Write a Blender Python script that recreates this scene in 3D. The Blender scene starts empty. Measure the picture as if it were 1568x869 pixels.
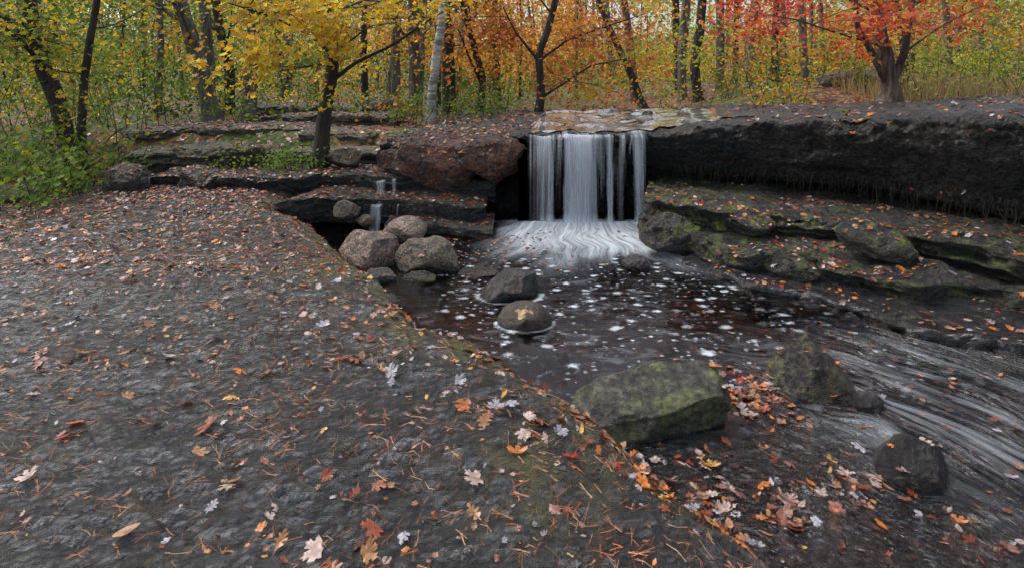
import bpy, math, random
import numpy as np
from mathutils import Vector
from mathutils.bvhtree import BVHTree
rng=np.random.default_rng(7); random.seed(7)
scene=bpy.context.scene
# ---------------------------------------------------------------- noise
def _h(ix,iy,iz,s):
    n=(ix.astype(np.int64)*374761393+iy.astype(np.int64)*668265263+iz.astype(np.int64)*2147483647+s*974634777)&0xffffffff
    n=((n^(n>>13))*1274126177)&0xffffffff
    n=((n^(n>>16))*2246822519)&0xffffffff
    return ((n^(n>>15))&0xffffff)/float(0xffffff)
def vn(x,y,z,s=0):
    x=np.asarray(x,float);y=np.asarray(y,float)+0*x;z=np.asarray(z,float)+0*x
    fx,fy,fz=np.floor(x),np.floor(y),np.floor(z)
    tx,ty,tz=x-fx,y-fy,z-fz
    tx=tx*tx*(3-2*tx);ty=ty*ty*(3-2*ty);tz=tz*tz*(3-2*tz)
    r=0
    for a in (0,1):
        for b in (0,1):
            for c in (0,1):
                w=(tx if a else 1-tx)*(ty if b else 1-ty)*(tz if c else 1-tz)
                r=r+w*_h(fx+a,fy+b,fz+c,s)
    return r*2-1
def fbm(x,y,z,s=0,o=4,sc=1.0,g=0.5):
    r=0;a=1;f=sc;t=0
    for i in range(o):
        r=r+a*vn(np.asarray(x)*f+i*17.3,np.asarray(y)*f+i*5.1,np.asarray(z)*f+i*9.7,s+i*31);t+=a;a*=g;f*=2.03
    return r/t
def sst(a,b,x):
    t=np.clip((np.asarray(x,float)-a)/(b-a),0,1);return t*t*(3-2*t)
# ---------------------------------------------------------------- mesh helper
def mk(name,V,F,mat=None,smooth=True,attrs=None,parent=None,loc=None):
    V=np.asarray(V,dtype=np.float32);F=np.asarray(F,dtype=np.int32)
    me=bpy.data.meshes.new(name)
    me.vertices.add(len(V));me.vertices.foreach_set('co',V.ravel())
    k=F.shape[1]
    me.loops.add(F.size);me.loops.foreach_set('vertex_index',F.ravel())
    me.polygons.add(len(F));me.polygons.foreach_set('loop_start',np.arange(0,F.size,k,dtype=np.int32))
    me.polygons.foreach_set('use_smooth',np.full(len(F),smooth,dtype=bool))
    me.update(calc_edges=True)
    if attrs:
        for nm,(tp,d) in attrs.items():
            at=me.attributes.new(nm,tp,'POINT')
            d=np.asarray(d,dtype=np.float32)
            at.data.foreach_set({'FLOAT':'value','FLOAT_COLOR':'color','FLOAT_VECTOR':'vector'}[tp],d.ravel())
    ob=bpy.data.objects.new(name,me);scene.collection.objects.link(ob)
    if mat: me.materials.append(mat)
    if parent: ob.parent=parent
    if loc is not None: ob.location=loc
    return ob
def gridF(n,m):
    i=np.arange((n-1)*m).reshape(n-1,m)[:,:-1].ravel()
    return np.stack([i,i+1,i+m+1,i+m],1)
# ---------------------------------------------------------------- materials
class NT:
    def __init__(s,name):
        s.m=bpy.data.materials.new(name);s.m.use_nodes=True;s.t=s.m.node_tree;s.t.nodes.clear()
        s.out=s.t.nodes.new('ShaderNodeOutputMaterial')
    def n(s,tp,**k):
        nd=s.t.nodes.new(tp)
        for a,b in k.items():
            if a.startswith('i_'):
                key=a[2:].replace('_',' ')
                if key.isdigit(): key=int(key)
                s.set(nd.inputs[key],b)
            else: setattr(nd,a,b)
        return nd
    def set(s,inp,v):
        if isinstance(v,bpy.types.NodeSocket): s.t.links.new(v,inp)
        else: inp.default_value=v
    def math(s,op,a,b=0.0,c=0.0,clamp=False):
        nd=s.t.nodes.new('ShaderNodeMath');nd.operation=op;nd.use_clamp=clamp
        s.set(nd.inputs[0],a);s.set(nd.inputs[1],b);s.set(nd.inputs[2],c);return nd.outputs[0]
    def mr(s,v,a,b,c=0.0,d=1.0,smooth=True):
        nd=s.t.nodes.new('ShaderNodeMapRange');nd.interpolation_type='SMOOTHSTEP' if smooth else 'LINEAR'
        s.set(nd.inputs[0],v)
        for i,x in zip((1,2,3,4),(a,b,c,d)): s.set(nd.inputs[i],x)
        return nd.outputs[0]
    def mix(s,f,a,b,bt='MIX'):
        nd=s.t.nodes.new('ShaderNodeMix');nd.data_type='RGBA';nd.blend_type=bt
        s.set(nd.inputs[0],f)
        for i,x in ((6,a),(7,b)):
            if isinstance(x,tuple) and len(x)==3:x=(*x,1)
            s.set(nd.inputs[i],x)
        return nd.outputs[2]
    def noise(s,vec,scale,detail=5,rough=0.55,dist=0.0):
        nd=s.n('ShaderNodeTexNoise');nd.inputs['Scale'].default_value=scale;nd.inputs['Detail'].default_value=detail
        nd.inputs['Roughness'].default_value=rough;nd.inputs['Distortion'].default_value=dist
        s.set(nd.inputs['Vector'],vec);return nd.outputs['Fac']
    def co(s): return s.n('ShaderNodeTexCoord').outputs['Object']
    def scale(s,vec,v):
        nd=s.n('ShaderNodeMapping');nd.inputs['Scale'].default_value=v;s.set(nd.inputs['Vector'],vec);return nd.outputs[0]
    def attr(s,nm,o='Fac'):
        nd=s.n('ShaderNodeAttribute');nd.attribute_name=nm;return nd.outputs[o]
    def bump(s,h,strength,dist,normal=None):
        nd=s.n('ShaderNodeBump');nd.inputs['Strength'].default_value=strength;nd.inputs['Distance'].default_value=dist
        s.set(nd.inputs['Height'],h)
        if normal is not None:s.set(nd.inputs['Normal'],normal)
        return nd.outputs[0]
    def pr(s,**k):
        nd=s.n('ShaderNodeBsdfPrincipled')
        for a,b in k.items():
            key=a.replace('_',' ')
            if isinstance(b,tuple) and len(b)==3:b=(*b,1)
            s.set(nd.inputs[key],b)
        return nd.outputs[0]
    def fin(s,sh): s.t.links.new(sh,s.out.inputs['Surface']);return s.m

def rock_mat(name,c0,c1,c2=None,moss=0.0,rl=0.2,rh=0.6,fine=70,bs=0.8,bd=0.012,waterline=None,stain=(0.12,0.05,0.02),stain_amt=0.35,spec=0.5,coat=0.0,mside=False):
    t=NT(name);co=t.co()
    n1=t.noise(co,1.3,6,0.6);n2=t.noise(co,9,8,0.65);n3=t.noise(co,fine,6,0.7)
    vor=t.n('ShaderNodeTexVoronoi',i_Scale=fine*0.55);t.set(vor.inputs['Vector'],co)
    col=t.mix(t.mr(n2,0.32,0.7),c0,c1)
    if c2: col=t.mix(t.mr(n1,0.45,0.7),col,c2)
    col=t.mix(t.math('MULTIPLY',t.mr(t.noise(co,3.1,5,0.6),0.55,0.75),stain_amt),col,stain)
    col=t.mix(0.9,col,t.mix(t.mr(n3,0.34,0.66),(0.25,0.25,0.25),(1.9,1.9,1.9)),'MULTIPLY')
    ge=t.n('ShaderNodeNewGeometry');sp=t.n('ShaderNodeSeparateXYZ');t.set(sp.inputs[0],ge.outputs['Normal'])
    spp=t.n('ShaderNodeSeparateXYZ');t.set(spp.inputs[0],ge.outputs['Position'])
    up=t.mr(sp.outputs[2],-0.6 if mside else -0.1,0.3 if mside else 0.6)
    ma=t.math('ADD',t.attr('moss'),moss)
    mm=t.math('MULTIPLY',ma,t.mr(t.noise(co,4.5,8,0.76),0.48,0.60))
    mm=t.math('MULTIPLY',mm,up,clamp=True)
    mcol=t.mix(t.mr(n3,0.3,0.7),(0.025,0.042,0.006),(0.20,0.25,0.02))
    col=t.mix(mm,col,mcol)
    ro=t.mr(n2,0.3,0.75,rl,rh)
    if waterline is not None:
        w=t.mr(t.math('ADD',spp.outputs[2],t.math('MULTIPLY',n2,0.06)),waterline,waterline+0.07,1,0)
        col=t.mix(t.math('MULTIPLY',w,0.75),col,(0.006,0.005,0.004))
        ro=t.mix(w,ro,(0.15,0.15,0.15))
    ro=t.mix(mm,ro,(0.8,0.8,0.8))
    h=t.math('ADD',t.math('MULTIPLY',n3,0.45),t.math('MULTIPLY',n2,0.9))
    h=t.math('ADD',h,t.math('MULTIPLY',vor.outputs['Distance'],0.25))
    b=t.bump(h,bs,bd*2.2)
    return t.fin(t.pr(Base_Color=col,Roughness=ro,Normal=b,Specular_IOR_Level=spec,Coat_Weight=t.math('MULTIPLY',coat,t.math('SUBTRACT',1.0,mm)),Coat_Roughness=0.10,Coat_IOR=1.6,Coat_Normal=b))
def slab_mat():
    t=NT('wet_sandstone');co=t.co()
    big=t.noise(co,0.7,5,0.6);n2=t.noise(co,5,8,0.68);st=t.scale(co,(1.0,1.7,1.0))
    g1=t.noise(st,22,9,0.74,0.7);g2=t.noise(co,110,5,0.7);g3=t.noise(t.scale(co,(1,2.0,1)),8,6,0.62,1.2)
    col=t.mix(t.mr(n2,0.3,0.72),(0.009,0.009,0.011),(0.038,0.038,0.042))
    col=t.mix(t.math('MULTIPLY',t.mr(g1,0.52,0.68),0.8),col,(0.155,0.15,0.15))
    col=t.mix(t.math('MULTIPLY',t.mr(g1,0.48,0.38),0.9),col,(0.004,0.004,0.004))  # crevice shade painted into the colour where the grain dips
    col=t.mix(t.math('MULTIPLY',t.mr(big,0.5,0.72),0.22),col,(0.08,0.048,0.034))
    col=t.mix(t.math('MULTIPLY',t.mr(t.noise(co,16,6,0.7),0.6,0.72),0.35),col,(0.18,0.085,0.04))
    col=t.mix(0.8,col,t.mix(t.mr(g2,0.33,0.67),(0.25,0.25,0.25),(1.9,1.9,1.9)),'MULTIPLY')
    mo=t.attr('moss')
    mm=t.math('MULTIPLY',mo,t.mr(t.noise(co,7,7,0.72),0.42,0.58),clamp=True)
    col=t.mix(mm,col,t.mix(t.mr(g2,0.35,0.65),(0.045,0.05,0.01),(0.24,0.23,0.03)))
    wet=t.mr(t.noise(co,1.7,6,0.7),0.38,0.56)
    ro=t.mix(wet,(0.42,0.42,0.42),(0.20,0.20,0.20));ro=t.mix(mm,ro,(0.8,0.8,0.8))
    h=t.math('ADD',t.math('MULTIPLY',g1,1.0),t.math('MULTIPLY',g2,0.14));h=t.math('ADD',h,t.math('MULTIPLY',g3,1.7))
    b=t.bump(h,1.0,0.19)
    cw=t.math('MULTIPLY',t.math('SUBTRACT',1.0,mm),t.mix(wet,(0.35,0.35,0.35),(1,1,1)))
    return t.fin(t.pr(Base_Color=col,Roughness=ro,Normal=b,Specular_IOR_Level=0.7,Coat_Weight=cw,Coat_Roughness=0.05,Coat_IOR=2.1,Coat_Normal=b))
M_slab=slab_mat()
M_ledge=rock_mat('black_wet_rock',(0.003,0.003,0.003),(0.020,0.018,0.017),(0.028,0.025,0.022),rl=0.3,rh=0.6,fine=24,bs=1.0,bd=0.08,stain_amt=0.25,coat=0.45,moss=0.08)
M_tier=rock_mat('ledge_rock',(0.018,0.017,0.015),(0.11,0.097,0.078),(0.16,0.138,0.103),moss=0.35,rl=0.35,rh=0.8,fine=24,bs=1.0,bd=0.05,coat=0.15)
M_tierR=rock_mat('mossy_wet_ledge',(0.005,0.005,0.005),(0.034,0.031,0.028),(0.052,0.047,0.040),moss=0.10,rl=0.25,rh=0.55,fine=22,bs=1.0,bd=0.07,coat=0.5,mside=True)
M_red=rock_mat('red_brown_rock',(0.012,0.008,0.007),(0.10,0.042,0.028),(0.18,0.068,0.04),moss=0.05,rl=0.25,rh=0.6,fine=18,bs=1.0,bd=0.06,coat=0.4)
M_bed=rock_mat('stream_bed',(0.014,0.011,0.008),(0.07,0.045,0.028),(0.05,0.038,0.028),rl=0.2,rh=0.5,fine=40,bs=1,bd=0.02,stain_amt=0.6,stain=(0.13,0.06,0.025))
def ground_mat():
    t=NT('leaf_litter_soil');co=t.co()
    v=t.n('ShaderNodeTexVoronoi',i_Scale=9.0);t.set(v.inputs['Vector'],co)
    cr=t.n('ShaderNodeValToRGB');e=cr.color_ramp;e.elements[0].color=(0.035,0.018,0.01,1);e.elements[1].color=(0.30,0.13,0.04,1)
    x=e.elements.new(0.4);x.color=(0.10,0.045,0.02,1);x=e.elements.new(0.75);x.color=(0.18,0.09,0.03,1)
    sp=t.n('ShaderNodeSeparateColor');t.set(sp.inputs[0],v.outputs['Color']);t.set(cr.inputs[0],sp.outputs[0])
    n=t.noise(co,0.35,5,0.6)
    col=t.mix(t.mr(n,0.46,0.58),cr.outputs[0],(0.06,0.10,0.02))
    return t.fin(t.pr(Base_Color=col,Roughness=0.8,Normal=t.bump(t.math('ADD',v.outputs['Distance'],t.noise(co,30,4)),0.8,0.06)))
M_ground=ground_mat()
def leaf_mat(name,rough=0.35,trans=0.35,mott=0.5,sc=60):
    t=NT(name);c=t.attr('Col','Color');co=t.co()
    n=t.noise(co,sc,4,0.6)
    col=t.mix(mott,c,t.mix(t.mr(n,0.3,0.7),(0.45,0.4,0.38),(1.35,1.35,1.3)),'MULTIPLY')
    p=t.pr(Base_Color=col,Roughness=rough,Specular_IOR_Level=0.4,Normal=t.bump(n,0.4,0.004))
    tr=t.n('ShaderNodeBsdfTranslucent');t.set(tr.inputs[0],col)
    mx=t.n('ShaderNodeMixShader');mx.inputs[0].default_value=trans
    t.t.links.new(p,mx.inputs[1]);t.t.links.new(tr.outputs[0],mx.inputs[2])
    return t.fin(mx.outputs[0])
M_leaf=leaf_mat('fallen_leaf',0.26,0.1,0.7,55)
M_fol=leaf_mat('autumn_foliage',0.6,0.5,0.2,8)
def bark_mat(name,a,b,birch=False):
    t=NT(name);co=t.co();s=t.scale(co,(14,14,2.5) if not birch else (3,3,12))
    n=t.noise(s,1.0,6,0.65);n2=t.noise(co,2.0,4,0.6)
    col=t.mix(t.mr(n,0.35,0.68),a,b);col=t.mix(t.math('MULTIPLY',t.mr(n2,0.5,0.7),0.4),col,(0.06,0.07,0.035))
    return t.fin(t.pr(Base_Color=col,Roughness=0.75,Normal=t.bump(n,1.0,0.07)))
M_bark=bark_mat('dark_bark',(0.010,0.008,0.007),(0.050,0.040,0.033))
M_barkg=bark_mat('grey_bark',(0.05,0.044,0.038),(0.20,0.18,0.155))
M_birch=bark_mat('birch_bark',(0.16,0.16,0.14),(0.58,0.58,0.53),True)
# ---------------------------------------------------------------- slab
EY=np.array([-2,0.6,1.5,1.94,2.14,2.375,2.61,2.85,3.19,3.46,3.68,3.78,4.1,4.49,4.87,5.32,5.99,6.53,7.0,7.25,8.8])
EX=np.array([1.9,1.45,1.12,0.91,0.77,0.62,0.50,0.33,0.05,-0.10,-0.38,-0.62,-0.78,-0.98,-1.2,-1.5,-1.92,-2.25,-2.6,-3.1,-3.2])
def edge_d(x,y):
    x=np.asarray(x,float);y=np.asarray(y,float)
    best=np.full(x.shape,1e9)
    for i in range(len(EY)-1):
        ax,ay,bx,by=EX[i],EY[i],EX[i+1],EY[i+1]
        dx,dy=bx-ax,by-ay
        t=np.clip(((x-ax)*dx+(y-ay)*dy)/(dx*dx+dy*dy),0,1)
        best=np.minimum(best,np.hypot(x-ax-t*dx,y-ay-t*dy))
    s=np.where(x<np.interp(y,EY,EX),1,-1)
    return best*s
def slab_z(x,y):
    d=edge_d(x,y)+0.08*fbm(x,y,0,3,4,2.6)
    z=-0.85/(1+np.exp(np.clip((d+0.10)/0.055,-40,40)))-0.16*np.exp(-np.clip(d,0,9)/0.28)*(1-np.exp(-1))
    rid=1-np.abs(fbm(x+0.1*fbm(x,y,0,6,2,4),y*1.7,0,7,4,7))*2.2
    z=z+0.05*fbm(x,y,0,1,4,0.8)+0.030*fbm(x,y*1.4,0,2,5,4.0)+0.022*rid+0.015*fbm(x,y*1.6,0,5,3,16)
    return z
xs=np.concatenate([np.arange(-10,-4,0.05),np.arange(-4,1.9,0.02)]);ys=np.concatenate([np.arange(-1.5,1,0.05),np.arange(1,5,0.018),np.arange(5,8.9,0.035)])
X,Y=np.meshgrid(xs,ys);x=X.ravel();y=Y.ravel();z=slab_z(x,y)
d=edge_d(x,y)
moss=1.1*np.exp(-((d-0.12)/0.16)**2)*sst(1.6,3.0,y)*(0.6+0.8*fbm(x,y,0,9,2,1.5))+1.2*np.exp(-(((x+0.25)/0.45)**2+((y-3.55)/0.28)**2))+1.3*np.exp(-(((x+1.55)/0.4)**2+((y-4.75)/0.35)**2))+0.8*np.exp(-(((x-0.1)/0.25)**2+((y-2.2)/0.3)**2))+0.4*np.exp(-((d-0.05)/0.1)**2)
slabV=np.stack([x,y,z],1);slabF=gridF(len(ys),len(xs))
slabF=slabF[(slabV[slabF][:,:,2].max(1)>-0.8)]
mk('rock_slab',slabV,slabF,M_slab,attrs={'moss':('FLOAT',np.clip(moss,0,1.3))})
BV=[];BF=[];BO=0
def addb(V,F):
    global BO
    BV.append(np.asarray(V,float));BF.append(np.asarray(F)+BO);BO+=len(V)
addb(slabV,slabF)
# ---------------------------------------------------------------- ground
def gz(x,y):
    x=np.asarray(x,float);y=np.asarray(y,float)
    hb=0.64+0.012*np.clip(y-10,0,40)+0.05*np.clip(y-50,0,200)+0.8*sst(2.5,6.5,x)*sst(9,12,y)+0.02*np.clip(-x-6,0,30)
    hb=hb-0.12*np.exp(-((x-1.4)/1.5)**2)*sst(20,12,y)
    left=-0.8+1.0*sst(-5.9,-7.6,x+0.35*fbm(x,y,0,40,2,0.9))
    low=left
    dd=(x-1.9)*.727+(y-7.9)*.687
    low=low+(1.9)*sst(1.2,2.6,dd)*sst(3,5,x)
    a=sst(9.0,10.3,y)
    z=low*(1-a)+hb*a
    return z+0.06*fbm(x,y,0,41,4,0.6)+0.02*fbm(x,y,0,43,3,4)
def nu(a,b,c,d,f1,f2):
    mid=list(np.arange(b,c,f1));s=f1;v=c;r=[]
    while v<d: r.append(v);s*=f2;v+=s
    r.append(d);s=f1;v=b;l=[]
    while v>a: s*=f2;v-=s;l.append(max(v,a))
    return np.array(sorted(set(l))+mid+r)
gx=nu(-250,-9,9,250,0.12,1.12);gy=nu(-60,1,16,400,0.12,1.12)
X,Y=np.meshgrid(gx,gy);x=X.ravel();y=Y.ravel();gV=np.stack([x,y,gz(x,y)],1);gF=gridF(len(gy),len(gx))
mk('ground',gV,gF,M_ground);addb(gV,gF)
# ---------------------------------------------------------------- stream bed
def wz(x,y):
    s=sst(4.0,2.0,y);return -0.37-0.12*s
CC=np.array([0.6,1.2])
def bed_z(x,y):
    near=sst(3.6,3.1,y)*sst(1.75,1.25,np.hypot(x-0.9,(y-2.2)))
    z=-0.66+0.05*fbm(x,y,0,50,4,1.6)
    zn=wz(x,y)-0.050+0.055*fbm(x,y,0,51,4,2.2)+0.015*fbm(x,y,0,52,3,12)
    z=z*(1-near)+zn*near
    return z+0.008*fbm(x,y,0,53,3,15)
bx=np.arange(-3.4,7,0.03);by=np.arange(-1.5,8.6,0.03)
X,Y=np.meshgrid(bx,by);x=X.ravel();y=Y.ravel();bV=np.stack([x,y,bed_z(x,y)],1);bF=gridF(len(by),len(bx))
mk('stream_bed',bV,bF,M_bed);addb(bV,bF)
# ---------------------------------------------------------------- ledges by sweeping a section
def sweep(name,pts,mat,D=4.0,r=0.06,rise=0.03,step=0.04,amp=0.05,blocky=0,seed=0,under=1.6,mossf=0.0,parent=None,bstep=0.08,plan=0.0,gd=0.06):
    P=np.array(pts,float)
    L=np.concatenate([[0],np.cumsum(np.hypot(np.diff(P[:,0]),np.diff(P[:,1])))])
    s=np.arange(0,L[-1]+step*0.5,step)
    C=np.stack([np.interp(s,L,P[:,k]) for k in range(7)],1)
    kw=max(3,int(0.25/step));ker=np.ones(kw)/kw
    for k in range(7):
        C[:,k]=np.convolve(np.pad(C[:,k],(kw//2,kw-1-kw//2),'edge'),ker,'valid')
    rs=np.random.default_rng(seed+100)
    off=plan*fbm(s,0,0,seed+60,4,1.3);dz=np.zeros(len(s));gro=np.zeros(len(s))
    if blocky:
        p=0
        while p<s[-1]:
            q=p+blocky*(0.3+1.5*rs.random());m=(s>=p)&(s<q)
            off[m]+=(rs.random()-.5)*min(blocky,1)*0.4;dz[m]=(rs.random()-.5)*bstep
            gro+=np.exp(-((s-p)/0.04)**2)*rs.random();p=q
        k3=np.array([.25,.5,.25]);off=np.convolve(np.pad(off,1,'edge'),k3,'valid');dz=np.convolve(np.pad(dz,1,'edge'),k3,'valid')
    inw=C[:,5:7]/np.linalg.norm(C[:,5:7],axis=1)[:,None]
    prof=[]
    td=np.linspace(0,1,40)[::-1]**1.7*(D-r)+r
    for dd in td: prof.append((0,dd,0))
    for a in np.linspace(0,math.pi/2,6)[1:]: prof.append((1,r-r*math.sin(a),r-r*math.cos(a)))
    nf=22
    for f in np.linspace(0,1,nf)[1:]: prof.append((2,f,0))
    for f in np.linspace(0,1,10)[1:]: prof.append((3,f,0))
    rows=[]
    for (k,a,b) in prof:
        th=C[:,3];uc=C[:,4]
        if k==0: din=np.full(len(s),a);z=C[:,2]+rise*a
        elif k==1: din=np.full(len(s),a);z=C[:,2]-b+rise*a
        elif k==2: din=uc*a**1.6;z=C[:,2]-r-(th-r)*a
        else: din=uc+a*under;z=C[:,2]-th+0.05*a
        gm=gro*(gd if k>0 else 0.0)
        din=din+off*(1.0 if k>0 else np.exp(-a/0.5))+gm
        z=z+dz*(1 if k<3 else 0)*(np.exp(-a/1.2) if k==0 else 1)-(gro*0.02*np.exp(-a/0.3) if k==0 else 0)
        rows.append(np.stack([C[:,0]+inw[:,0]*din,C[:,1]+inw[:,1]*din,z],1))
    V=np.stack(rows,0)
    n,m=V.shape[:2];V=V.reshape(-1,3)
    kk=np.repeat(np.array([p[0] for p in prof]),m)
    x,y,z=V.T
    iw=np.tile(inw,(n,1))
    n1=fbm(x,y,z*1.5,seed+1,4,1.6);n2=fbm(x,y,z*2.2,seed+2,4,6.0);st=fbm(x*0.5,y*0.5,z*7,seed+3,3,2.0)
    n4=fbm(x,y,z,seed+8,3,16.0)
    disp=(n1*1.5+n2*1.1+st*1.0+n4*0.4)*amp*(kk>0)
    V=V.copy();V[:,0]-=iw[:,0]*disp;V[:,1]-=iw[:,1]*disp
    V[:,2]+=np.where(kk==0,n1*0.8+n2*0.6+n4*0.2,n2*0.6)*amp
    F=gridF(n,m)
    f0=V[F[m//2]];nz=np.cross(f0[1]-f0[0],f0[2]-f0[0])[2]
    if nz<0:F=F[:,::-1]
    mo=mossf*(0.7+1.2*fbm(x,y,z,seed+90,2,0.8))+mossf*(kk>0)*0.7
    ob=mk(name,V,F,mat,attrs={'moss':('FLOAT',np.clip(mo,0,1.2))},parent=parent)
    addb(V,F);return ob
N=(0,1);R=(0.72,0.69)
def Lp(x,y,z,t,u,i=N): return (x,y,z,t,u,i[0],i[1])
sweep('waterfall_ledge',[Lp(-2.15,9.2,0.55,0.6,0.1),Lp(-1.2,8.75,0.72,0.6,0.15),Lp(-0.3,8.25,0.78,0.55,0.30),Lp(0.1,7.95,0.80,0.4,0.40),Lp(1.0,7.85,0.81,0.38,0.45),Lp(1.9,7.85,0.85,0.55,0.5,(0.2,1)),
    Lp(2.6,7.55,0.97,0.72,0.45,(0.5,0.85)),Lp(3.9,6.55,1.10,0.82,0.4,R),Lp(4.77,5.3,1.24,1.08,0.4,R),Lp(5.9,3.9,1.3,1.1,0.35,R),Lp(7.6,1.5,1.35,1.2,0.3,(1,0.3))],
    M_ledge,D=4.2,r=0.10,rise=0.035,amp=0.105,seed=11,under=1.5,step=0.03)
sweep('recess_rock_wall',[Lp(-1.5,9.0,0.6,1.4,0),Lp(0,8.45,0.6,1.4,0),Lp(2.0,8.4,0.7,1.5,0,(0.2,1)),Lp(3.4,7.9,0.8,1.6,0,(0.5,0.8)),Lp(4.9,6.8,0.9,1.8,0,R),Lp(6.2,5.1,0.9,1.8,0,R),Lp(7.5,3,0.9,1.8,0,R)],M_ledge,D=0.6,amp=0.10,seed=17,under=0.2)
sweep('rock_ledge',[Lp(1.60,6.95,0.10,0.3,0.1,(0.3,1)),Lp(1.95,6.6,0.12,0.25,0.1,(0.4,1)),Lp(2.8,6.0,0.09,0.25,0.1,R),Lp(3.78,5.4,0.08,0.25,0.1,R),Lp(4.3,4.7,0.08,0.3,0.1,R),Lp(5.2,3.4,0.08,0.3,0.1,R)],M_tierR,D=2.6,r=0.03,rise=0.01,amp=0.10,blocky=0.9,seed=21,mossf=0.45,plan=0.45,gd=0.06,bstep=0.12)
sweep('rock_ledge',[Lp(1.50,6.8,-0.05,0.4,0.1,(0.6,1)),Lp(1.55,6.35,-0.07,0.4,0.1,(0.7,1)),Lp(2.16,5.6,-0.10,0.4,0.12,R),Lp(3.1,5.15,-0.15,0.3,0.1,R),Lp(4.1,4.6,-0.14,0.3,0.1,R),Lp(4.9,3.5,-0.14,0.3,0.1,R)],M_tierR,D=1.5,r=0.04,rise=0.04,amp=0.10,blocky=1.1,seed=25,mossf=0.6,plan=0.40,gd=0.05,bstep=0.12)
sweep('rock_shelf',[Lp(1.75,5.95,-0.33,0.3,0.05,R),Lp(2.1,5.6,-0.31,0.3,0.05,R),Lp(2.4,5.05,-0.30,0.3,0.05,R),Lp(2.85,4.6,-0.30,0.3,0.05,R),Lp(3.2,4.25,-0.30,0.3,0.05,R),Lp(3.7,3.95,-0.31,0.3,0.05,R),Lp(4.6,3.2,-0.32,0.3,0.05,R)],M_slab,D=2.2,r=0.05,rise=0.04,amp=0.05,seed=29,plan=0.25)
# left tiers
sweep('rock_ledge',[Lp(-5.4,8.25,0.17,0.3,0.12),Lp(-3.4,8.2,0.18,0.3,0.14),Lp(-2.45,8.15,0.19,0.3,0.14),Lp(-1.6,8.0,0.17,0.3,0.12),Lp(-0.8,7.8,0.14,0.3,0.12),Lp(-0.2,8.0,0.1,0.3,0.1)],M_tierR,D=1.5,r=0.03,rise=0.02,amp=0.05,blocky=2.0,seed=31,bstep=0.05,plan=0.22,gd=0.04)
sweep('rock_ledge',[Lp(-3.05,7.25,0.0,0.35,0.14,(0.25,1)),Lp(-2.45,7.45,0.01,0.35,0.14),Lp(-1.6,7.45,-0.02,0.35,0.14),Lp(-0.75,7.35,-0.06,0.35,0.12),Lp(-0.3,7.6,-0.12,0.3,0.12)],M_tierR,D=1.0,r=0.03,rise=0.02,amp=0.055,blocky=1.8,seed=35,bstep=0.05,plan=0.25,gd=0.03)
sweep('rock_ledge',[Lp(-1.6,7.1,-0.22,0.3,0.1),Lp(-0.9,6.95,-0.24,0.3,0.1),Lp(-0.2,7.1,-0.28,0.3,0.1)],M_tierR,D=0.8,r=0.04,rise=0.03,amp=0.06,seed=36,plan=0.3)
sweep('rock_ledge',[Lp(-6.4,9.3,0.42,0.35,0.1),Lp(-4.6,9.25,0.44,0.35,0.1),Lp(-3.2,9.25,0.44,0.35,0.1),Lp(-2.1,9.2,0.42,0.35,0.1),Lp(-1.7,9.3,0.40,0.4,0.1)],M_tier,D=1.6,r=0.05,rise=0.03,amp=0.08,blocky=0.9,seed=39,mossf=0.3,plan=0.35,bstep=0.14)
sweep('rock_ledge',[Lp(-7.2,9.95,0.68,0.32,0.12),Lp(-5.5,9.9,0.72,0.3,0.12),Lp(-4.1,9.95,0.72,0.3,0.12),Lp(-3.6,10.2,0.66,0.3,0.12),Lp(-2.0,10.2,0.62,0.3,0.1)],M_tier,D=1.8,r=0.05,rise=0.01,amp=0.07,blocky=1.5,seed=43,mossf=0.2,plan=0.3,bstep=0.1)
sweep('rock_ledge',[Lp(-6.2,13.3,0.98,0.5,0.1),Lp(-4.6,13.1,1.02,0.5,0.1),Lp(-3.5,13.3,0.98,0.5,0.1)],M_tier,D=1.8,r=0.08,rise=0.02,amp=0.09,blocky=1.2,seed=47,mossf=0.2,plan=0.3)
sweep('rock_ledge',[Lp(-5.2,11.6,0.84,0.35,0.1),Lp(-3.9,11.5,0.86,0.35,0.1),Lp(-2.3,11.6,0.82,0.35,0.1)],M_tier,D=1.6,r=0.06,rise=0.02,amp=0.08,blocky=0.9,seed=48,mossf=0.2,plan=0.3)
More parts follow.
